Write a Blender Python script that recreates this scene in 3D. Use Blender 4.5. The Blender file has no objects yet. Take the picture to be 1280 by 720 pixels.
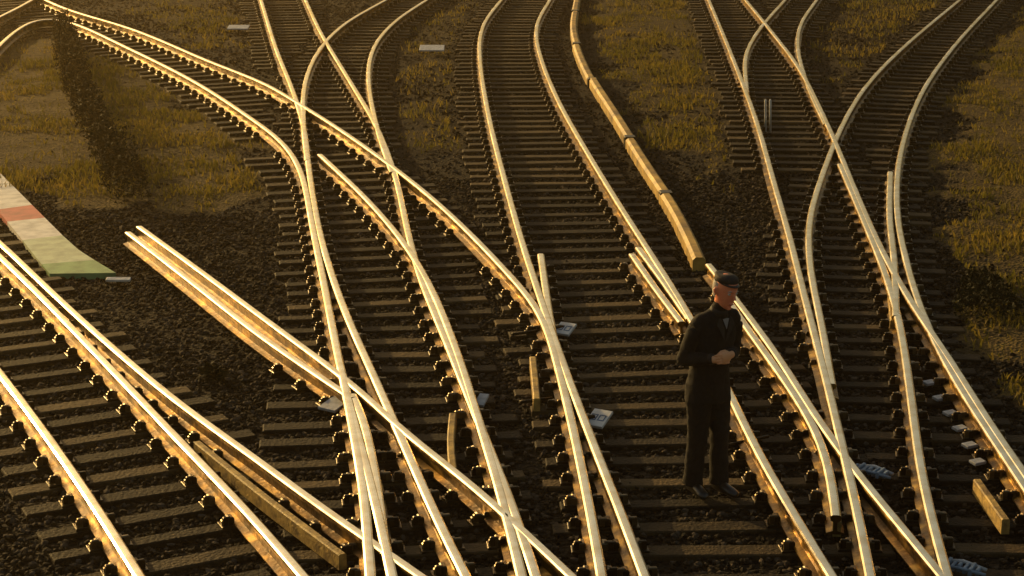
import bpy, math, random
import numpy as np
from mathutils import Vector, Matrix
random.seed(4); rng=np.random.default_rng(4)
sc=bpy.context.scene
P=math.radians(15.0); F=2448.0; RZ=0.19; CZ=RZ+6.05
sp,cp=math.sin(P),math.cos(P)
def g(px,py,z=RZ):
    dx=(px-640)/F; dy=(py-360)/F
    t=(CZ-z)/(sp+dy*cp)
    return (dx*t,(cp-dy*sp)*t)
# ---------------------------------------------------------------- camera
cam=bpy.data.cameras.new("camera"); co=bpy.data.objects.new("camera",cam); sc.collection.objects.link(co)
co.location=(0,0,CZ); co.rotation_euler=(math.pi/2-P,0,0)
cam.lens=F/1280*36; cam.sensor_width=36; cam.clip_end=3000; sc.camera=co
sc.view_settings.view_transform='Standard'; sc.view_settings.look='None'; sc.view_settings.exposure=0
# ---------------------------------------------------------------- light
SAZ=-39.0; SEL=14.5
w=bpy.data.worlds.new("World"); sc.world=w; w.use_nodes=True
nt=w.node_tree; nt.nodes.clear()
sky=nt.nodes.new('ShaderNodeTexSky'); sky.sky_type='NISHITA'; sky.sun_disc=False
sky.sun_elevation=math.radians(SEL); sky.sun_rotation=math.radians(SAZ)%(2*math.pi)
sky.dust_density=8.0; sky.air_density=1.8; sky.ozone_density=0.3
bg=nt.nodes.new('ShaderNodeBackground'); bg.inputs[1].default_value=0.10
out=nt.nodes.new('ShaderNodeOutputWorld'); nt.links.new(sky.outputs[0],bg.inputs[0]); nt.links.new(bg.outputs[0],out.inputs[0])
sl=bpy.data.lights.new("sun",'SUN'); sl.energy=5.0; sl.angle=math.radians(0.6); sl.color=(1.0,0.64,0.22)
so=bpy.data.objects.new("sun",sl); sc.collection.objects.link(so)
az=math.radians(SAZ); el=math.radians(SEL)
sdir=Vector((math.sin(az)*math.cos(el),math.cos(az)*math.cos(el),math.sin(el)))
so.rotation_euler=sdir.to_track_quat('Z','Y').to_euler(); so.location=(-20,30,20)
# ---------------------------------------------------------------- materials
def mat(name,stops,scale=5.0,rough=0.8,metal=0.0,bump=0.0,attr=None,detail=6,bscale=None,stretch=(1,1,1),spec=0.5,transl=0,rvar=0):
    m=bpy.data.materials.new(name); m.use_nodes=True; n=m.node_tree; L=n.links
    b=n.nodes['Principled BSDF']; b.inputs['Roughness'].default_value=rough; b.inputs['Metallic'].default_value=metal
    b.inputs['Specular IOR Level'].default_value=spec
    tc=n.nodes.new('ShaderNodeTexCoord'); mp=n.nodes.new('ShaderNodeMapping'); mp.inputs['Scale'].default_value=stretch
    L.new(tc.outputs['Object'],mp.inputs[0])
    no=n.nodes.new('ShaderNodeTexNoise'); no.inputs['Scale'].default_value=scale; no.inputs['Detail'].default_value=detail
    L.new(mp.outputs[0],no.inputs['Vector'])
    cr=n.nodes.new('ShaderNodeValToRGB')
    e=cr.color_ramp.elements
    while len(e)<len(stops): e.new(0.5)
    for i,(p,c) in enumerate(stops): e[i].position=p; e[i].color=(*c,1)
    fac=no.outputs['Fac']
    if attr:
        at=n.nodes.new('ShaderNodeAttribute'); at.attribute_name=attr
        mx=n.nodes.new('ShaderNodeMath'); mx.operation='MULTIPLY_ADD'; mx.inputs[1].default_value=0.6
        s2=n.nodes.new('ShaderNodeMath'); s2.operation='MULTIPLY'; s2.inputs[1].default_value=0.45
        L.new(no.outputs['Fac'],s2.inputs[0]); L.new(at.outputs['Fac'],mx.inputs[0]); L.new(s2.outputs[0],mx.inputs[2]); fac=mx.outputs[0]
    L.new(fac,cr.inputs[0]); L.new(cr.outputs[0],b.inputs['Base Color'])
    if rvar:
        n3=n.nodes.new('ShaderNodeTexNoise'); n3.inputs['Scale'].default_value=1.3; n3.inputs['Detail'].default_value=4
        L.new(mp.outputs[0],n3.inputs['Vector']); mr=n.nodes.new('ShaderNodeMapRange'); mr.inputs[1].default_value=.3; mr.inputs[2].default_value=.7
        mr.inputs[3].default_value=rough-rvar; mr.inputs[4].default_value=rough+rvar; L.new(n3.outputs['Fac'],mr.inputs[0]); L.new(mr.outputs[0],b.inputs['Roughness'])
    if bump:
        n2=n.nodes.new('ShaderNodeTexNoise'); n2.inputs['Scale'].default_value=bscale or scale*4; n2.inputs['Detail'].default_value=5
        L.new(mp.outputs[0],n2.inputs['Vector'])
        bp=n.nodes.new('ShaderNodeBump'); bp.inputs['Strength'].default_value=bump; bp.inputs['Distance'].default_value=0.02
        L.new(n2.outputs['Fac'],bp.inputs['Height']); L.new(bp.outputs[0],b.inputs['Normal'])
    if transl:
        tr=n.nodes.new('ShaderNodeBsdfTranslucent'); L.new(cr.outputs[0],tr.inputs[0])
        ms=n.nodes.new('ShaderNodeMixShader'); ms.inputs[0].default_value=transl
        L.new(b.outputs[0],ms.inputs[1]); L.new(tr.outputs[0],ms.inputs[2]); L.new(ms.outputs[0],n.nodes['Material Output'].inputs[0])
    return m
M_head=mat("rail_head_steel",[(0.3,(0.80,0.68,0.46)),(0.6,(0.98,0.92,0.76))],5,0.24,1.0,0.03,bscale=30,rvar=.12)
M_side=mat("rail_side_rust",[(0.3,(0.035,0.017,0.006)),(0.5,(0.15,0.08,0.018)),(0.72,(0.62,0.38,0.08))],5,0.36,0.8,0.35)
M_chair=mat("chair_iron",[(0.2,(0.015,0.012,0.009)),(0.6,(0.055,0.04,0.024)),(0.9,(0.3,0.22,0.12))],8,0.36,0.85,0.3,attr='rnd')
M_sleep=mat("sleeper_wood",[(0.15,(0.006,0.005,0.004)),(0.5,(0.019,0.014,0.009)),(0.9,(0.10,0.068,0.032))],6,0.75,0,1.0,attr='rnd',bscale=30,spec=.12)
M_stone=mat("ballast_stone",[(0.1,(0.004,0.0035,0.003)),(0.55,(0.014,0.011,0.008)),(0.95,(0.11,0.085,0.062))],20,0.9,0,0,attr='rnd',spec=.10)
M_grass=mat("grass_blades",[(0.1,(0.055,0.06,0.010)),(0.5,(0.13,0.11,0.018)),(0.95,(0.28,0.19,0.04))],0.6,0.7,0,0,attr='rnd',transl=0.45,spec=.2)
M_leaf=mat("leaf",[(0.2,(0.006,0.008,0.003)),(0.9,(0.018,0.019,0.007))],2,0.8,0,0,attr='rnd',transl=0.05,spec=.1)
M_yel=mat("weathered_yellow_beam",[(0.3,(0.10,0.055,0.014)),(0.5,(0.34,0.21,0.04)),(0.7,(0.56,0.36,0.07))],3,0.6,0.0,0.6)
M_brd=mat("weathered_board",[(0.3,(0.12,0.07,0.02)),(0.65,(0.48,0.32,0.08))],10,0.65,0.0,0.5)
# ground
mg=bpy.data.materials.new("ground"); mg.use_nodes=True; n=mg.node_tree; L=n.links; b=n.nodes['Principled BSDF']; b.inputs['Roughness'].default_value=0.95; b.inputs['Specular IOR Level'].default_value=0.1
tc=n.nodes.new('ShaderNodeTexCoord')
def noise(s,d=6):
    q=n.nodes.new('ShaderNodeTexNoise'); q.inputs['Scale'].default_value=s; q.inputs['Detail'].default_value=d; L.new(tc.outputs['Object'],q.inputs['Vector']); return q
def ramp(src,stops):
    cr=n.nodes.new('ShaderNodeValToRGB'); e=cr.color_ramp.elements
    while len(e)<len(stops): e.new(0.5)
    for i,(p,c) in enumerate(stops): e[i].position=p; e[i].color=(*c,1)
    L.new(src,cr.inputs[0]); return cr
n1=noise(18); n3=noise(6)
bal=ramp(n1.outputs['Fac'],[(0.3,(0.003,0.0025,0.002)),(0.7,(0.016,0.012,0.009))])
grs=ramp(n3.outputs['Fac'],[(0.3,(0.035,0.026,0.011)),(0.5,(0.095,0.066,0.025)),(0.75,(0.12,0.09,0.026))])
at=n.nodes.new('ShaderNodeAttribute'); at.attribute_name='grass'
mx=n.nodes.new('ShaderNodeMix'); mx.data_type='RGBA'; L.new(at.outputs['Fac'],mx.inputs[0]); L.new(bal.outputs[0],mx.inputs[6]); L.new(grs.outputs[0],mx.inputs[7])
L.new(mx.outputs[2],b.inputs['Base Color'])
vo=n.nodes.new('ShaderNodeTexVoronoi'); vo.inputs['Scale'].default_value=22; L.new(tc.outputs['Object'],vo.inputs['Vector'])
bp=n.nodes.new('ShaderNodeBump'); bp.inputs['Strength'].default_value=0.9; bp.inputs['Distance'].default_value=0.04; L.new(vo.outputs['Distance'],bp.inputs['Height']); L.new(bp.outputs[0],b.inputs['Normal'])
# ---------------------------------------------------------------- helpers
def npmesh(name,V,Fc,m,rnd=None,mats=None,mi=None,smooth=False,link=True):
    me=bpy.data.meshes.new(name); V=np.asarray(V,dtype=np.float32); Fc=np.asarray(Fc,dtype=np.int32); k=Fc.shape[1]
    me.vertices.add(len(V)); me.vertices.foreach_set('co',V.ravel())
    me.loops.add(Fc.size); me.loops.foreach_set('vertex_index',Fc.ravel())
    me.polygons.add(len(Fc)); me.polygons.foreach_set('loop_start',np.arange(0,Fc.size,k,dtype=np.int32))
    me.polygons.foreach_set('loop_total',np.full(len(Fc),k,dtype=np.int32))
    if mats:
        for q in mats: me.materials.append(q)
        me.polygons.foreach_set('material_index',np.asarray(mi,dtype=np.int32))
    else: me.materials.append(m)
    if rnd is not None:
        a=me.attributes.new('rnd','FLOAT','POINT'); a.data.foreach_set('value',np.asarray(rnd,dtype=np.float32))
    me.polygons.foreach_set('use_smooth',np.full(len(Fc),smooth))
    me.update(calc_edges=True); me.validate()
    o=bpy.data.objects.new(name,me)
    if link: sc.collection.objects.link(o)
    return o
def catmull(pts,n=10):
    p=[np.array(q,float) for q in pts]; p=[2*p[0]-p[1]]+p+[2*p[-1]-p[-2]]; o=[]
    for i in range(1,len(p)-2):
        for j in range(n):
            t=j/n; a,b_,c,d=p[i-1],p[i],p[i+1],p[i+2]
            o.append(0.5*((2*b_)+(-a+c)*t+(2*a-5*b_+4*c-d)*t*t+(-a+3*b_-3*c+d)*t**3))
    o.append(p[-2]); return np.array(o)
def resample(W,step):
    d=np.r_[0,np.cumsum(np.linalg.norm(np.diff(W,axis=0),axis=1))]; k=max(3,int(d[-1]/step)+1); s=np.linspace(0,d[-1],k)
    return np.c_[np.interp(s,d,W[:,0]),np.interp(s,d,W[:,1])]
def path(px,step=0.25,smooth=14,ext0=0,ext1=0):
    W=np.array([g(*q) for q in catmull(px)]); W=resample(W,step)
    for _ in range(smooth):
        W[1:-1]=0.25*W[:-2]+0.5*W[1:-1]+0.25*W[2:]
    def ex(a,b,dist):
        d=(a-b)/np.linalg.norm(a-b); return np.array([a+d*step*i for i in range(int(dist/step),0,-1)])
    if ext0: W=np.vstack([ex(W[0],W[2],ext0),W])
    if ext1: W=np.vstack([W,ex(W[-1],W[-3],ext1)[::-1]])
    return W
def tang(W):
    T=np.gradient(W,axis=0); return T/np.linalg.norm(T,axis=1)[:,None]
# ---------------------------------------------------------------- rails
RAILS={ # traced alignments: top end first, bottom end last
'A1':([(-60,392),(0,465),(60,545),(120,632),(175,720)],8,5),
'A2':([(-60,262),(0,320),(50,368),(105,425),(160,482),(215,540),(265,592),(320,650),(380,720)],8,5),
'A3':([(-40,268),(10,312),(60,360),(140,433),(230,508),(320,572),(400,632),(470,680),(530,722)],0,5),
'B1':([(160,290),(240,352),(330,422),(440,497)],0,0),
'B2':([(174,283),(250,338),(340,405),(450,487),(510,545),(570,588),(620,632),(700,705),(725,730)],0,5),
'C1':([(-10,66),(20,38),(55,22),(95,30),(150,55),(240,100),(310,145),(355,180),(378,220),(392,290),(408,370),(428,470),(452,560),(475,650),(490,720)],6,5),
'C2':([(20,-20),(80,10),(170,38),(260,76),(330,104),(378,132),(430,165),(500,215),(560,265),(620,325),(672,385),(690,430),(715,530),(738,640),(752,720)],6,5),
'C3':([(325,-5),(345,60),(365,110),(380,160),(388,225),(402,300),(430,385),(468,470),(510,565),(550,655),(583,720)],8,5),
'C4':([(380,-5),(402,42),(440,105),(472,160),(495,222),(510,290),(527,350),(560,430),(600,530),(640,630),(670,720)],8,5),
'C5':([(490,-5),(430,30),(397,65),(381,105),(379,150),(384,200)],8,0),
'C6':([(540,-5),(492,28),(466,62),(461,105),(473,165),(490,215)],8,0),
'C7':([(400,193),(460,250),(510,310),(545,372),(575,450),(600,530),(630,630),(652,720)],0,5),
'D1':([(630,-5),(604,32),(600,75),(612,150),(635,240),(655,310),(680,385),(706,460),(742,555),(778,645),(806,720)],8,5),
'D2':([(690,-5),(671,32),(676,72),(700,130),(740,200),(780,265),(825,335),(862,395),(902,470),(945,560),(992,642),(1040,720)],8,5),
'D3':([(676,317),(682,360),(690,410),(704,470)],0,0),
'D4':([(790,317),(820,360),(852,402)],0,0),
'D5':([(798,309),(830,352),(862,398)],0,0),
'E1':([(886,330),(925,380),(975,448),(1020,520),(1075,595),(1125,655),(1180,722)],0,5),
'E2':([(908,372),(945,425),(985,480),(1025,545),(1040,600),(1045,645)],0,0),
'F1':([(884,-5),(915,70),(945,150),(968,230),(988,300),(1008,380),(1028,455),(1050,545),(1072,640),(1088,720)],8,5),
'F2':([(928,-5),(965,40),(1003,92),(1040,168),(1070,240),(1102,312),(1142,382),(1188,450),(1238,530),(1290,605)],8,5),
'G1':([(985,-5),(948,38),(932,72),(934,120)],8,0),
'G2':([(1024,-5),(1001,30),(998,65),(1012,112),(1032,155)],8,0),
'G3':([(1205,-5),(1130,58),(1082,108),(1052,158),(1028,218),(1012,275),(1013,335),(1028,410),(1040,480)],8,0),
'H1':([(1250,-5),(1192,58),(1150,120),(1126,190),(1121,258),(1132,322),(1155,395),(1192,470),(1240,545),(1295,628)],8,5),
'H2':([(1050,205),(1082,280),(1108,345),(1126,410),(1138,490),(1150,580),(1165,650),(1185,722)],0,5),
'H3':([(1113,215),(1112,270),(1118,330),(1120,395)],0,0),
'K1':([(430,478),(442,540),(455,620),(463,720)],0,5),
'K2':([(440,492),(456,530),(470,600),(482,690)],0,0),
'T1':([(-20,30),(30,5),(70,-20)],6,6),
}
prof=[(-.066,0),(-.066,.012),(-.014,.032),(-.012,.105),(-.037,.122),(-.041,.146),(-.037,.161),(-.025,.1705),(-.008,.172),(.008,.172),(.025,.1705),(.037,.161),(.041,.146),(.037,.122),(.012,.105),(.014,.032),(.066,.012),(.066,0)]
paths={}
def rail(key,W,zoff,parent,name):
    T=tang(W); N=np.c_[T[:,1],-T[:,0]]; k=len(prof); V=[];Fc=[];mi=[]
    for i in range(len(W)):
        for (a,z) in prof:
            V.append((W[i,0]+N[i,0]*a*1.14,W[i,1]+N[i,1]*a*1.14,0.019+z+zoff))
    for i in range(len(W)-1):
        for j in range(k-1):
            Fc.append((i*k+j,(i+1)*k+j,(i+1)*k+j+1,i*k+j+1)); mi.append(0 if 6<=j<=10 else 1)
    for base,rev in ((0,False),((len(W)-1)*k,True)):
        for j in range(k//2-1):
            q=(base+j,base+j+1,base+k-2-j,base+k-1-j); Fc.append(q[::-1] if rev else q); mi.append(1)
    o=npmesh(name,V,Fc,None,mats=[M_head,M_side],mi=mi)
    o.parent=parent; return o
groups={}
def empty(name):
    e=bpy.data.objects.new(name,None); sc.collection.objects.link(e); return e
for i,(k,(px,e0,e1)) in enumerate(RAILS.items()):
    W=path(px,ext0=e0,ext1=e1,smooth=14 if len(px)>4 else 4); paths[k]=W
    gk=k[0]
    if gk not in groups: groups[gk]=empty("railway_track")
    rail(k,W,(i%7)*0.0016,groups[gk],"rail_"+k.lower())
# ---------------------------------------------------------------- sleepers
G0x,G0y,GS=-40.0,5.0,0.1; occ=np.zeros((1000,1000),bool)
def oc(x,y):
    i=int((x-G0x)/GS); j=int((y-G0y)/GS)
    return (i,j) if 0<=i<1000 and 0<=j<1000 else None
def hit(p,nrm,W):
    best=None
    A=W[:-1]-p; B=W[1:]-p; t=np.array([nrm[1],-nrm[0]])
    a=A@t; b_=B@t; idx=np.where(a*b_<=0)[0]
    for i in idx:
        if abs(a[i]-b_[i])<1e-9: continue
        f=a[i]/(a[i]-b_[i]); s=(A[i]+(B[i]-A[i])*f)@nrm
        if best is None or abs(s)<abs(best): best=s
    return best
SETS=[
(RAILS['D1'][0],[(690,-5),(671,32),(676,72),(700,130),(740,200),(780,265),(835,335),(900,380),(960,450),(1010,530),(1050,620),(1080,720)],8,5),
([(366,195),(385,250),(398,330),(408,420),(380,490),(400,560),(430,640),(455,720)],[(430,165),(500,215),(560,265),(620,325),(660,385),(680,450),(700,530),(730,640),(745,720)],0,5),
([(0,465),(60,545),(120,632),(175,720)],[(0,305),(60,360),(140,433),(230,508),(320,572),(420,650),(520,722)],8,5),
(RAILS['F1'][0][:4],RAILS['F2'][0][:4],8,0),
([(1040,172),(1020,240),(1000,300),(1010,380),(1028,455),(1050,545),(1072,640),(1088,720)],[(1126,172),(1121,258),(1132,322),(1155,395),(1192,470),(1240,545),(1290,628),(1340,710)],0,5),
([(1205,-5),(1130,58),(1082,108),(1052,158)],[(1250,-5),(1192,58),(1150,120),(1128,180)],8,0),
(RAILS['C5'][0],RAILS['C6'][0],8,0),
([(325,-5),(345,60),(365,110),(380,160),(386,200)],[(380,-5),(402,42),(440,105),(472,160),(490,205)],8,0),
(RAILS['G1'][0],RAILS['G2'][0],8,0),
([(55,22),(150,55),(240,100),(310,145),(355,180)],[(80,10),(170,38),(260,76),(330,104),(378,132)],6,0),
]
SV=[];SF=[];SR=[];segs=[]
def add_box(V,Fc,R,c,ax,ay,lx,ly,z0,z1,r,ch=0.012):
    b0=len(V)
    for (z,s) in ((z0,0),(z1-ch,0),(z1,ch)):
        for (u,v) in ((-1,-1),(1,-1),(1,1),(-1,1)):
            X=u*(lx/2-s); Y=v*(ly/2-s)
            V.append((c[0]+ax[0]*X+ay[0]*Y,c[1]+ax[1]*X+ay[1]*Y,z)); R.append(r)
    for l in (0,4):
        for i in range(4):
            j=(i+1)%4; Fc.append((b0+l+i,b0+l+j,b0+l+4+j,b0+l+4+i))
    Fc.append((b0+8,b0+9,b0+10,b0+11))
for (Lp,Rp,e0,e1) in SETS:
    WL=path(Lp,ext0=e0,ext1=e1,smooth=8); WR=path(Rp,ext0=e0,ext1=e1,smooth=8)
    m=400; il=np.linspace(0,len(WL)-1,m); ir=np.linspace(0,len(WR)-1,m)
    CL=0.5*(np.c_[np.interp(il,range(len(WL)),WL[:,0]),np.interp(il,range(len(WL)),WL[:,1])]+np.c_[np.interp(ir,range(len(WR)),WR[:,0]),np.interp(ir,range(len(WR)),WR[:,1])])
    CL=resample(CL,0.54)
    for _ in range(6): CL[1:-1]=.25*CL[:-2]+.5*CL[1:-1]+.25*CL[2:]
    T=tang(CL); new=[]
    dl0,dr0=-0.75,0.75
    for i in range(len(CL)):
        t=T[i]+rng.normal(0,0.018,2); t/=np.linalg.norm(t)
        nr=np.array([-t[1],t[0]])
        if nr[0]<0: nr=-nr
        dl=hit(CL[i],nr,WL); dr=hit(CL[i],nr,WR)
        if dl is None or dl>0 or dl<-5: dl=dl0
        if dr is None or dr<0 or dr>5: dr=dr0
        dl0,dr0=dl,dr
        a=dl-0.40-rng.uniform(0,.16); b_=dr+0.40+rng.uniform(0,.16)
        ss=np.arange(a,b_,0.1); run=[];best=[]
        for s in ss:
            q=oc(*(CL[i]+nr*s))
            if q and occ[q]: run=[]
            else:
                run.append(s)
                if len(run)>len(best): best=list(run)
        if len(best)<7: continue
        a,b_=best[0],best[-1]; c=CL[i]+nr*(a+b_)/2+t*rng.normal(0,.014)
        h=rng.uniform(-.010,.008)
        add_box(SV,SF,SR,c,nr,t,b_-a,rng.uniform(.175,.225),-.14,h,rng.uniform(0,1)**1.1)
        segs.append((c,nr,(b_-a)/2,t,h)); new.append((c,nr,a,b_,t))
    for (c,nr,a,b_,t) in new:
        for s in np.arange(-(b_-a)/2-.05,(b_-a)/2+.06,0.08):
            for u in (-.3,-.2,-.1,0,.1,.2,.3):
                q=oc(*(c+nr*s+t*u))
                if q: occ[q]=True
npmesh("timber_sleepers",SV,SF,M_sleep,rnd=SR)
# rail chairs and bolts
CV=[];CF=[];CR=[]
for (c,nr,hl,t,h) in segs:
    for k,W in paths.items():
        A=W-c; d2=(A**2).sum(1)
        if d2.min()>(hl+.4)**2: continue
        a=A@np.array([nr[1],-nr[0]]); idx=np.where(a[:-1]*a[1:]<=0)[0]
        for i in idx:
            f=a[i]/(a[i]-a[i+1]+1e-12); p=A[i]+(A[i+1]-A[i])*f; s=p@nr
            if abs(s)>hl-.05: continue
            pt=c+nr*s; rt=W[i+1]-W[i]; rt/=np.linalg.norm(rt); rn=np.array([rt[1],-rt[0]])
            add_box(CV,CF,CR,pt,rn,rt,.36,.15,h-.002,.018+h*.5,rng.uniform(0,.6),.004)
            for sg in (-1,1):
                add_box(CV,CF,CR,pt+rn*sg*.09,rn,rt,.05,.10,.015,.080+rng.uniform(0,.01),rng.uniform(0,1),.01)
                add_box(CV,CF,CR,pt+rn*sg*.148,rn,rt,.038,.038,.015,.062,rng.uniform(.2,1),.008)
                add_box(CV,CF,CR,pt+rn*sg*.124+rt*.03,rn,rt,.07,.03,.02,.095,rng.uniform(.2,1),.008)
npmesh("rail_fastenings",CV,CF,M_chair,rnd=CR)
# ---------------------------------------------------------------- noise + regions
NG=rng.random((256,256))
def vn(x,y,s):
    x=np.asarray(x)*s+1000; y=np.asarray(y)*s+1000; i=np.floor(x).astype(int); j=np.floor(y).astype(int); u=x-i; v=y-j
    u=u*u*(3-2*u); v=v*v*(3-2*v); A=lambda a,b_:NG[a%256,b_%256]
    return (A(i,j)*(1-u)+A(i+1,j)*u)*(1-v)+(A(i,j+1)*(1-u)+A(i+1,j+1)*u)*v
def pip(x,y,poly):
    r=np.zeros(len(x),bool); k=len(poly)
    for i in range(k):
        x1,y1=poly[i];x2,y2=poly[(i+1)%k]
        c=((y1>y)!=(y2>y))&(x<(x2-x1)*(y-y1)/(y2-y1+1e-12)+x1); r^=c
    return r
GR=[[(-160,60),(20,60),(70,50),(150,75),(240,120),(320,170),(345,215),(300,262),(200,262),(120,250),(60,240),(-160,215)],
    [(1300,-10),(1230,70),(1195,130),(1180,200),(1178,280),(1200,370),(1240,450),(1300,540),(1500,560),(1500,-10)],
    [(745,-5),(880,-5),(905,70),(930,150),(940,215),(890,230),(840,190),(790,120),(750,60)],
    [(505,-5),(590,-5),(575,60),(580,130),(560,190),(520,170),(490,110),(500,50)],
    [(1060,-5),(1170,-5),(1090,70),(1045,110),(1015,60),(1030,20)],
    [(170,-5),(300,-5),(330,70),(260,60),(180,25)]]
GR=[[g(*q,0) for q in p] for p in GR]
dens=[1.0,1.0,.7,.3,.3,.4]
def grassmask(x,y):
    xx=x+(vn(x,y,1.1)-.5)*1.4+(vn(x,y,4)-.5)*.5; yy=y+(vn(x+50,y,1.1)-.5)*2.2+(vn(x,y+9,4)-.5)*.7; r=np.zeros(len(x))
    for p,d in zip(GR,dens): r=np.maximum(r,pip(xx,yy,p)*d)
    return r
def occm(x,y):
    i=((x-G0x)/GS).astype(int); j=((y-G0y)/GS).astype(int); ok=(i>=0)&(i<1000)&(j>=0)&(j<1000); r=np.zeros(len(x),bool); r[ok]=occ[i[ok],j[ok]]; return r
gx=np.r_[[-900,-400,-150,-70,-40,-28],np.arange(-20,20.01,.14),[28,40,70,150,400,900]]
gy=np.r_[[-300,-60,-10,4,9],np.arange(12,62,.16),[70,90,140,300,700,1500]]
X,Y=np.meshgrid(gx,gy,indexing='ij'); x=X.ravel();y=Y.ravel()
gm=grassmask(x,y); om=occm(x,y)
z=-0.055+(vn(x,y,.6)-.5)*.05+(vn(x,y,4)-.5)*.02+gm*.05*vn(x,y,1.5); z[om]=-.05+(vn(x,y,5)[om]-.5)*.02
inn=(abs(x)<21)&(y>10)&(y<63); z[~inn]=-.06
nx,ny=len(gx),len(gy); I=np.arange(nx*ny).reshape(nx,ny)
Fg=np.stack([I[:-1,:-1].ravel(),I[1:,:-1].ravel(),I[1:,1:].ravel(),I[:-1,1:].ravel()],1)
go=npmesh("ground",np.c_[x,y,z],Fg,mg,smooth=True)
fa=go.data.attributes.new('grass','FLOAT','POINT'); gm2=gm*(.55+.45*vn(x,y,1.3)); gm2[~inn]=.8; fa.data.foreach_set('value',gm2.astype(np.float32))
# ---------------------------------------------------------------- ballast stones
def halfw(y): return y*0.30+2.2
def scatter(n,y0,y1):
    yy=rng.uniform(y0,y1,n*2); keep=rng.random(n*2)<halfw(yy)/halfw(y1); yy=yy[keep][:n]; xx=rng.uniform(-1,1,len(yy))*halfw(yy); return xx,yy
phi=(1+5**.5)/2
ico=np.array([(-1,phi,0),(1,phi,0),(-1,-phi,0),(1,-phi,0),(0,-1,phi),(0,1,phi),(0,-1,-phi),(0,1,-phi),(phi,0,-1),(phi,0,1),(-phi,0,-1),(-phi,0,1)])/1.9
icf=np.array([(0,11,5),(0,5,1),(0,1,7),(0,7,10),(0,10,11),(1,5,9),(5,11,4),(11,10,2),(10,7,6),(7,1,8),(3,9,4),(3,4,2),(3,2,6),(3,6,8),(3,8,9),(4,9,5),(2,4,11),(6,2,10),(8,6,7),(9,8,1)])
octv=np.array([(1,0,0),(-1,0,0),(0,1,0),(0,-1,0),(0,0,1),(0,0,-1)],float); octf=np.array([(0,2,4),(2,1,4),(1,3,4),(3,0,4),(2,0,5),(1,2,5),(3,1,5),(0,3,5)])
def stones(name,xx,yy,size,base,bf,zb=-.05):
    n=len(xx); B=base[None]*(1+rng.normal(0,.18,(n,len(base),1))); 
    a=rng.uniform(0,2*math.pi,n); bt=rng.uniform(-.6,.6,n)
    B=B*np.stack([np.ones(n),rng.uniform(.6,.9,n),rng.uniform(.45,.8,n)],1)[:,None,:]
    y1=B[...,1]*np.cos(bt)[:,None]-B[...,2]*np.sin(bt)[:,None]; z1=B[...,1]*np.sin(bt)[:,None]+B[...,2]*np.cos(bt)[:,None]; x1=B[...,0]
    x2=x1*np.cos(a)[:,None]-y1*np.sin(a)[:,None]; y2=x1*np.sin(a)[:,None]+y1*np.cos(a)[:,None]
    s=size[:,None]; V=np.stack([x2*s+xx[:,None],y2*s+yy[:,None],z1*s+zb+rng.uniform(0,.02,n)[:,None]],2).reshape(-1,3)
    Fc=(bf[None]+np.arange(n)[:,None,None]*len(base)).reshape(-1,3)
    return npmesh(name,V,Fc,M_stone,rnd=np.repeat(rng.random(n),len(base)))
xx,yy=scatter(80000,12.5,30); gmv=grassmask(xx,yy); k=rng.random(len(xx))>gmv*.9; xx,yy=xx[k],yy[k]
stones("ballast_gravel",xx,yy,rng.uniform(.018,.043,len(xx)),ico,icf)
xx,yy=scatter(60000,30,58); gmv=grassmask(xx,yy); k=rng.random(len(xx))>gmv*.9; xx,yy=xx[k],yy[k]
stones("ballast_gravel",xx,yy,rng.uniform(.028,.055,len(xx)),octv,octf)
# ---------------------------------------------------------------- grass
def blades(name,xx,yy,hmin,hmax,m,wd=.008,zb=-.04):
    n=len(xx); a=rng.uniform(0,2*math.pi,n); h=rng.uniform(hmin,hmax,n)*(.5+vn(xx,yy,1.7)); ln=rng.normal(0,.35,(n,2))*h[:,None]
    wx=np.cos(a)*wd*rng.uniform(.7,1.6,n); wy=np.sin(a)*wd
    V=np.zeros((n,5,3)); zb=np.full(n,zb)
    V[:,0]=np.c_[xx-wx,yy-wy,zb];V[:,1]=np.c_[xx+wx,yy+wy,zb]
    V[:,2]=np.c_[xx+wx*.8+ln[:,0]*.4,yy+wy*.8+ln[:,1]*.4,zb+h*.55];V[:,3]=np.c_[xx-wx*.8+ln[:,0]*.4,yy-wy*.8+ln[:,1]*.4,zb+h*.55]
    V[:,4]=np.c_[xx+ln[:,0],yy+ln[:,1],zb+h]
    Fc=(np.array([(0,1,2),(0,2,3),(3,2,4)])[None]+np.arange(n)[:,None,None]*5).reshape(-1,3)
    r=np.repeat(np.clip(rng.random(n)*.6+vn(xx,yy,.5)*.5,0,1),5)
    return npmesh(name,V.reshape(-1,3),Fc,m,rnd=r)
xx,yy=scatter(360000,14,60); gmv=grassmask(xx,yy)*(.12+.88*(vn(xx,yy,.9)*.55+vn(xx,yy,3.1)*.45>.49)); k=(rng.random(len(xx))<gmv)&~occm(xx,yy); xx,yy=xx[k],yy[k]
blades("grass",xx,yy,.035,.13,M_grass,.011)
def clump(name,line,wid,hgt,n,m,sz=.05):
    W=resample(np.array([g(*q,0) for q in line]),.1); i=rng.integers(0,len(W),n)
    a=rng.uniform(0,2*math.pi,n); rr=np.sqrt(rng.random(n)); loc=.55+.9*vn(W[i,0],W[i,1],1.3)
    cx=W[i,0]+np.cos(a)*rr*wid*loc; cy=W[i,1]+np.sin(a)*rr*wid*loc; cz=rng.random(n)**.8*hgt*loc*(1-rr*rr*.7)
    c=np.stack([cx,cy,cz],1)[:,None,:]; D=rng.normal(0,1,(n,3,3)); D/=np.linalg.norm(D,axis=2)[...,None]
    V=c+D*rng.uniform(.5,1.3,(n,1,1))*sz
    return npmesh(name,V.reshape(-1,3),np.arange(n*3).reshape(-1,3),m,rnd=np.repeat(rng.random(n),3))
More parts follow.
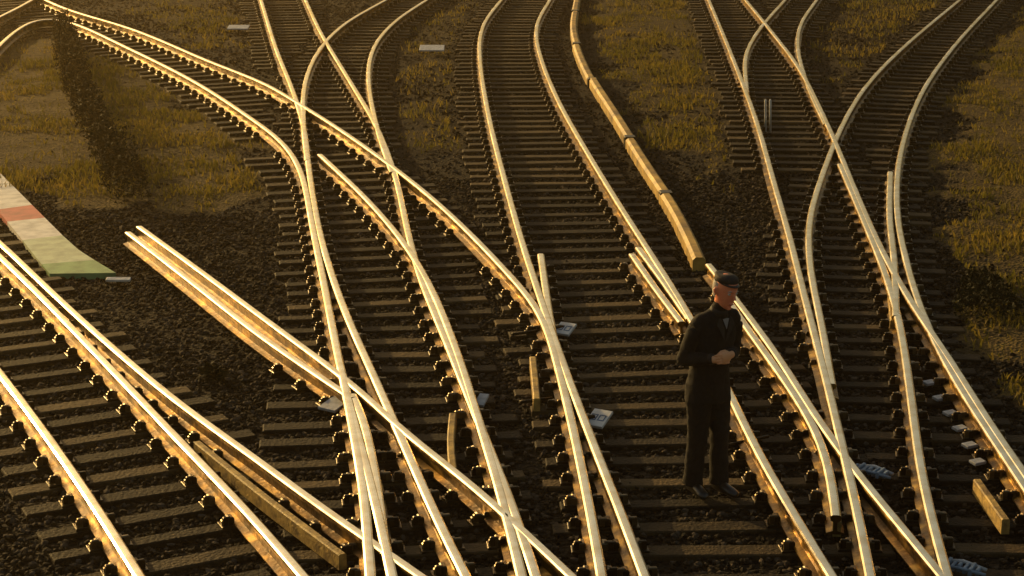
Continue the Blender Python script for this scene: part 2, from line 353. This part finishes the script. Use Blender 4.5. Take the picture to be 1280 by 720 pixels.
clump("weed_hedge",[(78,45),(88,85),(102,130),(124,180),(146,222),(166,255)],.25,.8,16000,M_leaf,.04)
clump("weed_hedge",[(1225,350),(1240,400)],.35,.3,2500,M_leaf,.035)
clump("weed_plant",[(262,468),(268,472)],.12,.12,160,M_leaf,.05)
def tube(pts,rad,sides=14,ell=None,ref=None,V=None,Fc=None):
    if V is None: V=[];Fc=[]
    P_=[Vector(p) for p in pts]; b0=len(V); k=len(P_)
    for i,p in enumerate(P_):
        t=(P_[min(i+1,k-1)]-P_[max(i-1,0)]).normalized()
        rf=Vector(ref) if ref else Vector((0,0,1)) if abs(t.z)<.9 else Vector((1,0,0))
        u=(rf-t*rf.dot(t)).normalized(); v=t.cross(u)
        ra=rad[i] if hasattr(rad[i],'__len__') else (rad[i],rad[i])
        for j in range(sides):
            q=2*math.pi*j/sides; V.append(tuple(p+u*math.cos(q)*ra[0]+v*math.sin(q)*ra[1]))
    for i in range(k-1):
        for j in range(sides):
            a=b0+i*sides+j; b_=b0+i*sides+(j+1)%sides; Fc.append((a,b_,b_+sides,a+sides))
    c0=len(V); V.append(tuple(P_[0])); V.append(tuple(P_[-1]))
    for j in range(sides):
        Fc.append((c0,b0+(j+1)%sides,b0+j)); e=b0+(k-1)*sides; Fc.append((c0+1,e+j,e+(j+1)%sides))
    return V,Fc
def pymesh(name,V,Fc,m,parent=None,smooth=True):
    me=bpy.data.meshes.new(name); me.from_pydata(V,[],Fc); me.materials.append(m)
    for p in me.polygons: p.use_smooth=smooth
    o=bpy.data.objects.new(name,me); sc.collection.objects.link(o)
    if parent: o.parent=parent
    return o
def boardW(name,W,wd,z0,z1,m,parent=None,ch=.01):
    T=tang(W);N=np.c_[T[:,1],-T[:,0]];V=[];Fc=[]
    for i in range(len(W)):
        for (a,z) in ((-wd/2,z0),(-wd/2,z1-ch),(-wd/2+ch,z1),(wd/2-ch,z1),(wd/2,z1-ch),(wd/2,z0)):
            V.append((W[i,0]+N[i,0]*a,W[i,1]+N[i,1]*a,z))
    for i in range(len(W)-1):
        for j in range(5): Fc.append((i*6+j,(i+1)*6+j,(i+1)*6+j+1,i*6+j+1))
    e=(len(W)-1)*6; Fc.append((0,1,2,3,4,5)); Fc.append((e+5,e+4,e+3,e+2,e+1,e))
    return pymesh(name,V,Fc,m,parent,False)
# ---------------------------------------------------------------- squared yellow cable-trunking beam beside the track
pe=empty("cable_trunking_beam")
W=path([(722,-5),(717,35),(735,85),(770,140),(808,200),(842,250),(866,295),(876,318)],ext0=8)
W=resample(W,.1); s=0
while s<len(W)-6:
    L_=int(rng.uniform(44,68)); q=W[s:s+L_].copy()
    if len(q)<4: break
    q+=rng.normal(0,.010,2); zt=.145+rng.uniform(-.008,.012)
    boardW("beam_section",q,.17,-.04,zt,M_yel,pe,.04)
    if s+L_+2<len(W): boardW("joint_bracket",W[s+L_-1:s+L_+2],.19,-.04,zt+.004,M_chair,pe,.012)
    s+=L_
def board(name,line,wd,z0,z1,m,parent=None): return boardW(name,path(line,smooth=2),wd,z0,z1,m,parent)
for ln in ([(246,545),(330,612),(428,685)],[(1035,572),(1044,610),(1047,645)],[(666,440),(669,470),(671,492)],[(566,510),(563,545),(566,578)],[(1222,592),(1240,617),(1258,642)],[(1110,330),(1114,362),(1117,395)]):
    board("wooden_guard_board",ln,.07,.005,.14,M_brd)
# ---------------------------------------------------------------- painted board (striped) left
def flat(c,name,r=.6,sc_=14): return mat(name,[(.3,tuple(v*.6 for v in c)),(.6,c)],sc_,r,0,.3)
Mw=flat((.76,.74,.70),"paint_white",.6,5); Mr=flat((.55,.14,.12),"paint_red",.6,5); Mgn=flat((.20,.36,.15),"paint_green",.6,5); Mpg=flat((.50,.58,.40),"paint_pale_green",.6,5); Mbl=flat((.08,.15,.26),"paint_blue"); Mblk=flat((.015,.014,.014),"black"); Mgy=flat((.45,.47,.50),"paint_grey"); Msb=flat((.20,.28,.38),"faded_blue_grey"); Mgs=flat((.25,.24,.24),"grey_shirt")
be=empty("striped_ground_board")
up=[(-50,172),(0,216),(40,256),(56,272),(78,294),(98,312),(118,325),(145,341)]
lo=[(-60,195),(-35,230),(-4,262),(9,277),(28,300),(42,318),(52,330),(62,342)]
cm=[Mw,Mw,Mr,Mw,Mpg,Mpg,Mgn]
for i in range(7):
    q=[g(*up[i],.03),g(*up[i+1],.03),g(*lo[i+1],.03),g(*lo[i],.03)]
    V=[(a,b_,.03) for a,b_ in q]+[(a,b_,-.06) for a,b_ in q]
    pymesh("stripe",V,[(3,2,1,0),(0,1,5,4),(1,2,6,5),(2,3,7,6),(3,0,4,7)],cm[i],be,False)
def plate(px,py,wd,dp,rot,tilt,marks=True,base=Mw,name="number_plate",zz=.06):
    e=empty(name); a,b_=g(px,py,zz); e.location=(a,b_,zz); e.rotation_euler=(tilt,0,rot)
    V=[];Fc=[];R=[]; add_box(V,Fc,R,(0,0),(1,0),(0,1),wd,dp,-.015,.012,0,.004); pymesh("plate",V,Fc,base,e,False)
    V=[];Fc=[]; add_box(V,Fc,R,(0,0),(1,0),(0,1),.04,.04,-.12,-.017,0,.004); pymesh("stake",V,Fc,M_chair,e,False)
    if marks:
        for s in (-.24,.2):
            V,Fc=[],[]
            for (cx,cy,lx,ly) in ((-.03,0,.012,.09),(.03,0,.012,.09),(0,.04,.05,.012),(0,-.04,.05,.012)):
                add_box(V,Fc,R,(s*wd+cx,cy),(1,0),(0,1),lx,ly,.010,.016,0,.001)
            pymesh("digit",V,Fc,Mbl,e,False)
plate(706,411,.2,.22,-.5,.35); plate(748,523,.2,.26,-.5,.35); plate(602,500,.1,.2,-.3,.3,False,base=Mgy); plate(148,349,.3,.08,0,.2,False)
plate(540,60,.55,.5,0,.1,False,zz=.12,name="concrete_cover",base=Mgy); plate(298,34,.5,.4,0,.1,False,zz=.1,name="concrete_cover",base=Mgy)
plate(418,505,.22,.26,-.6,.2,False,name="point_clamp",base=Mgy)
for (px,py) in ((1162,478),(1175,497),(1188,516),(1200,535),(1212,556),(1222,577)):
    plate(px,py,.13,.09,.5,.1,False,name="rail_anchor",zz=.04,base=Mgy)
for (px,py) in ((957,165),(963,165)):
    a,b_=g(px,py,0); V,Fc=tube([(a,b_,-.05),(a-.02,b_,.55),(a-.02,b_,.58)],[.02,.02,.012],8); pymesh("marker_post",V,Fc,Mw)
for (px,py,r,nm) in ((1088,588,-.6,"cable_joint"),(1200,708,-.5,"cable_joint")):
    e=empty(nm); a,b_=g(px,py,.06); e.location=(a,b_,.05); e.rotation_euler=(0,0,r)
    V=[];Fc=[];R=[]
    for i in range(7):
        add_box(V,Fc,R,(-.15+i*.05,.01*math.sin(i*2)),(1,0),(0,1),.028,.12+.05*math.sin(i*1.7),-.02,.03+.008*(i%2),0,.006)
    pymesh("clamp_strip",V,Fc,Msb,e,False)
    V,Fc=tube([(-.2,.06,0),(0,.09,.02),(.2,.05,0)],[.016,.018,.016],8); pymesh("cable",V,Fc,Mgy,e)
    V,Fc=tube([(-.2,-.07,0),(0,-.06,.02),(.22,-.05,0)],[.014,.014,.014],8); pymesh("cable",V,Fc,Msb,e)
for (a_,b2) in (((650,505),(690,500)),((640,420),(700,412)),((905,560),(960,548))):
    p=g(*a_,.03);q=g(*b2,.03); V,Fc=tube([(p[0],p[1],.05),(q[0],q[1],.05)],[.018,.018],8); pymesh("point_rod",V,Fc,M_chair)
# ---------------------------------------------------------------- person
man=empty("man"); a,b_=g(882,616,0.0)
M_suit=mat("suit_cloth",[(.3,(.006,.006,.007)),(.7,(.016,.015,.016))],30,.85,0,.4,spec=.2)
M_cap=mat("cap_cloth",[(.3,(.012,.011,.012)),(.7,(.028,.024,.022))],30,.7,0,.2,spec=.3)
M_skin=mat("skin",[(.3,(.74,.34,.16)),(.7,(.84,.42,.21))],12,.45)
M_face=mat("face_skin",[(.3,(.80,.22,.11)),(.7,(.90,.32,.16))],12,.42)
M_hair=mat("grey_hair",[(.3,(.25,.23,.21)),(.7,(.55,.52,.48))],60,.7)
M_lip=mat("lips",[(.3,(.35,.08,.06)),(.7,(.4,.1,.08))],20,.6)
M_shoe=mat("shoe_leather",[(.3,(.01,.009,.008)),(.7,(.02,.018,.016))],20,.3)
def remeshed(name,V,Fc,m,vox,parent,sm=6):
    o=pymesh(name,V,Fc,m); r=o.modifiers.new('r','REMESH'); r.mode='VOXEL'; r.voxel_size=vox; r.use_smooth_shade=True
    s=o.modifiers.new('s','SMOOTH'); s.iterations=sm; s.factor=.5
    dg=bpy.context.evaluated_depsgraph_get(); me=bpy.data.meshes.new_from_object(o.evaluated_get(dg)); o.modifiers.clear(); o.data=me
    if not me.materials: me.materials.append(m)
    for p in me.polygons: p.use_smooth=True
    o.parent=parent; return o
X_=(1,0,0)
LEAN=.055
def ln(p):
    x_,y_,z_=p; t=max(0,z_-.95); return (x_+.09*t,y_-LEAN*t*t*1.6-.02*t,z_-.01*t)
def lt(pts): return [ln(p) for p in pts]
V,Fc=[],[]
tube(lt([(0,.01,.80),(0,.01,.90),(0,.0,1.02),(0,-.01,1.14),(0,.005,1.28),(0,.012,1.38),(0,.012,1.44),(0,.005,1.50)]),[(.160,.115),(.170,.125),(.160,.128),(.160,.13),(.180,.13),(.185,.12),(.14,.095),(.07,.065)],24,ref=X_,V=V,Fc=Fc)
tube(lt([(0,.0,1.46),(0,-.01,1.58)]),[.062,.056],16,V=V,Fc=Fc)
for s in (-1,1):
    fy=-.05 if s>0 else .03
    tube([(s*.085,.01,.92),(s*.09,.0,.78),(s*.092,-.015+fy*.5,.50),(s*.094,.005+fy*.8,.28),(s*.098,.015+fy,.07)],[.105,.100,.082,.077,.08],16,ref=X_,V=V,Fc=Fc)
    tube(lt([(s*.06,.005,1.445),(s*.14,.01,1.425),(s*.185,.012,1.375)]),[.066,.072,.066],14,V=V,Fc=Fc)
el_R=ln((-.235,.045,1.12)); wr_R=ln((-.125,-.175,1.165)); el_L=ln((.235,.04,1.12)); wr_L=ln((.035,-.195,1.185))
for s,e_,w_ in ((-1,el_R,wr_R),(1,el_L,wr_L)):
    sh=ln((s*.185,.012,1.375)); mid=tuple((sh[i]+e_[i])/2 for i in range(3)); m2=tuple((e_[i]+w_[i])/2 for i in range(3))
    tube([sh,mid,e_],[.067,.062,.056],14,V=V,Fc=Fc); tube([e_,m2,w_],[.056,.050,.042],14,V=V,Fc=Fc)
    tube([(e_[0],e_[1],e_[2]+.03),(e_[0],e_[1],e_[2]-.03)],[.052,.052],12,V=V,Fc=Fc)
tube([(0,-.004,1.08),(0,-.0,.98),(0,.008,.88),(0,.01,.77)],[(.162,.132),(.174,.14),(.188,.148),(.195,.152)],28,ref=X_,V=V,Fc=Fc)
body=remeshed("uniformed_body",V,Fc,M_suit,.010,man,3)
tx=bpy.data.textures.new("folds",'CLOUDS'); tx.noise_scale=.11; tx.noise_depth=2
dm=body.modifiers.new('folds','DISPLACE'); dm.texture=tx; dm.strength=.026; dm.mid_level=.5; dm.texture_coords='LOCAL'
V,Fc=tube(lt([(0,.0,1.47),(0,-.005,1.51),(0,-.01,1.53)]),[(.082,.079),(.072,.071),(.066,.066)],18,ref=X_); pymesh("jacket_collar",V,Fc,M_cap,man)
pymesh("shirt_front",lt([(-.030,-.108,1.46),(.030,-.108,1.46),(.0,-.140,1.38),(0,-.121,1.47)]),[(0,2,3),(3,2,1)],Mgs,man)
for s in (-1,1):
    pymesh("lapel",lt([(s*.05,-.094,1.48),(s*.085,-.114,1.42),(s*.06,-.134,1.38),(s*.0,-.149,1.27),(s*.022,-.131,1.40)]),[(0,1,2,3,4)],M_cap,man)
def hand(name,wr,dirv,nrm,side):
    d=Vector(dirv).normalized(); nn=Vector(nrm).normalized(); nn=(nn-d*nn.dot(d)).normalized(); u=d.cross(nn)*side; w0=Vector(wr); V,Fc=[],[]
    tube([w0-d*.03,w0,w0+d*.035,w0+d*.085,w0+d*.095],[(.028,.022),(.030,.022),(.038,.019),(.044,.017),(.032,.012)],14,ref=tuple(u),V=V,Fc=Fc)
    for i,(off,ln_) in enumerate(((-.032,.068),(-.011,.078),(.011,.073),(.032,.058))):
        p=w0+d*.08+u*off; pts=[p];an=.25
        for k_,fr in enumerate((.45,.32,.23)):
            p=p+(d*math.cos(an)-nn*math.sin(an))*ln_*fr; pts.append(p); an+=.42
        tube(pts,[.0102,.0096,.0088,.0068],8,V=V,Fc=Fc)
    p=w0+d*.02-u*.025; tube([p,p-u*.022+d*.025-nn*.008,p-u*.024+d*.055-nn*.016,p-u*.018+d*.078-nn*.02],[.014,.012,.0105,.0075],8,V=V,Fc=Fc)
    return remeshed(name,V,Fc,M_skin,.0038,man,2)
hR=Vector(wr_R)+Vector((.014,-.014,0)); hL=Vector(wr_L)+Vector((-.014,-.012,0))
hand("right_hand",hR,(.93,-.30,-.02),(-.25,-.95,.1),1)
hand("left_hand",hL,(-.95,-.16,-.12),(.0,-1,.1),-1)
for (e_,w_) in ((el_R,wr_R),(el_L,wr_L)):
    e_=Vector(e_);w_=Vector(w_);d=(w_-e_).normalized(); V,Fc=tube([w_-d*.02,w_+d*.010],[.046,.044],14); pymesh("sleeve_cuff",V,Fc,M_cap,man)
for s in (-1,1):
    fy=-.05 if s>0 else .03
    V,Fc=tube([(s*.095,.085,.045),(s*.095,.06,.05),(s*.098,0,.055),(s*.105,-.08,.045),(s*.115,-.15,.035),(s*.12,-.19,.028),(s*.122,-.205,.022)],[(.02,.02),(.038,.045),(.042,.055),(.046,.043),(.048,.033),(.036,.024),(.012,.012)],16,ref=X_)
    pymesh("shoe",[(a1,b1+fy,max(c1,0.004)) for a1,b1,c1 in V],Fc,M_shoe,man)
hd=empty("head"); hd.parent=man; hp=ln((0.01,-.02,1.60)); hd.location=(hp[0],hp[1],hp[2]); hd.scale=(1.06,)*3; hd.rotation_euler=(math.radians(10),math.radians(4),math.radians(4))
V,Fc=[],[]
tube([(0,.0,-.045),(0,-.012,-.03),(0,-.012,.0),(0,-.006,.04),(0,0,.09),(0,.004,.13),(0,.008,.165),(0,.008,.187)],[(.03,.035),(.05,.062),(.062,.08),(.071,.09),(.077,.097),(.076,.096),(.058,.074),(.02,.03)],24,ref=X_,V=V,Fc=Fc)
tube([(0,.01,-.07),(0,.01,.03)],[.054,.06],16,V=V,Fc=Fc)
tube([(0,-.088,.085),(0,-.105,.06),(0,-.118,.042),(0,-.10,.032)],[.009,.012,.015,.008],10,V=V,Fc=Fc)
tube([(-.022,-.085,-.008),(0,-.094,-.008),(.022,-.085,-.008)],[.006,.010,.006],8,V=V,Fc=Fc)
tube([(-.04,-.085,.094),(0,-.098,.092),(.04,-.085,.094)],[.007,.011,.007],8,V=V,Fc=Fc)
tube([(0,-.06,-.045),(0,-.085,-.034)],[.02,.018],10,V=V,Fc=Fc)
for s in (-1,1): tube([(s*.074,.0,.04),(s*.084,.006,.055),(s*.088,.012,.08),(s*.082,.01,.095)],[.008,.013,.016,.008],8,V=V,Fc=Fc)
remeshed("face",V,Fc,M_face,.005,hd,2)
for s in (-1,1):
    V,Fc=tube([(s*.031,-.076,.073),(s*.031,-.0905,.073)],[.012,.009],10); pymesh("eye",V,Fc,Mw,hd)
    V,Fc=tube([(s*.031,-.088,.073),(s*.031,-.0925,.073)],[.005,.004],8); pymesh("pupil",V,Fc,Mblk,hd)
    V,Fc=tube([(s*.014,-.094,.09),(s*.032,-.094,.096),(s*.05,-.082,.09)],[.004,.005,.003],6); pymesh("eyebrow",V,Fc,M_hair,hd)
V,Fc=tube([(-.02,-.0935,-.006),(0,-.101,-.007),(.02,-.0935,-.006)],[.003,.004,.003],6); pymesh("mouth",V,Fc,M_lip,hd)
V,Fc=[],[]
tube([(0,.036,.0),(0,.034,.04),(0,.030,.09),(0,.026,.13)],[(.055,.060),(.070,.072),(.081,.078),(.080,.082)],22,ref=X_,V=V,Fc=Fc)
remeshed("hair",V,Fc,M_hair,.006,hd,1)
V,Fc=tube([(0,.014,.136),(0,.014,.150),(0,.012,.165),(0,.010,.180),(0,.012,.188)],[(.080,.098),(.081,.099),(.085,.102),(.072,.086),(.036,.05)],26,ref=X_); pymesh("cap_crown",V,Fc,M_cap,hd)
V=[];Fc=[]
for i in range(13):
    q=math.pi*(i/12); V+= [(math.cos(q)*.076,-math.sin(q)*.082,.142),(math.cos(q)*.074,-math.sin(q)*.086-.030*math.sin(q),.135),(math.cos(q)*.074,-math.sin(q)*.086-.030*math.sin(q),.130),(math.cos(q)*.076,-math.sin(q)*.082,.136)]
for i in range(12):
    for j in range(4): Fc.append((i*4+j,i*4+4+j,i*4+4+(j+1)%4,i*4+(j+1)%4))
pymesh("cap_peak",V,Fc,M_shoe,hd)
man.location=(a,b_,.012); man.scale=(1.115,)*3; man.rotation_euler=(0,0,math.radians(30))
# ---------------------------------------------------------------- evening haze over the yard (real homogeneous air volume)
hz=bpy.data.materials.new("haze"); hz.use_nodes=True; n=hz.node_tree; n.nodes.remove(n.nodes['Principled BSDF'])
vs=n.nodes.new('ShaderNodeVolumeScatter'); vs.inputs['Color'].default_value=(1,.78,.42,1); vs.inputs['Density'].default_value=0.0016; vs.inputs['Anisotropy'].default_value=0.88
n.links.new(vs.outputs[0],n.nodes['Material Output'].inputs['Volume'])
V=[(x_,y_,z_) for z_ in (-.5,8) for (x_,y_) in ((-60,-5),(60,-5),(60,90),(-60,90))]
pymesh("haze_air",V,[(3,2,1,0),(4,5,6,7),(0,1,5,4),(1,2,6,5),(2,3,7,6),(3,0,4,7)],hz,None,False)
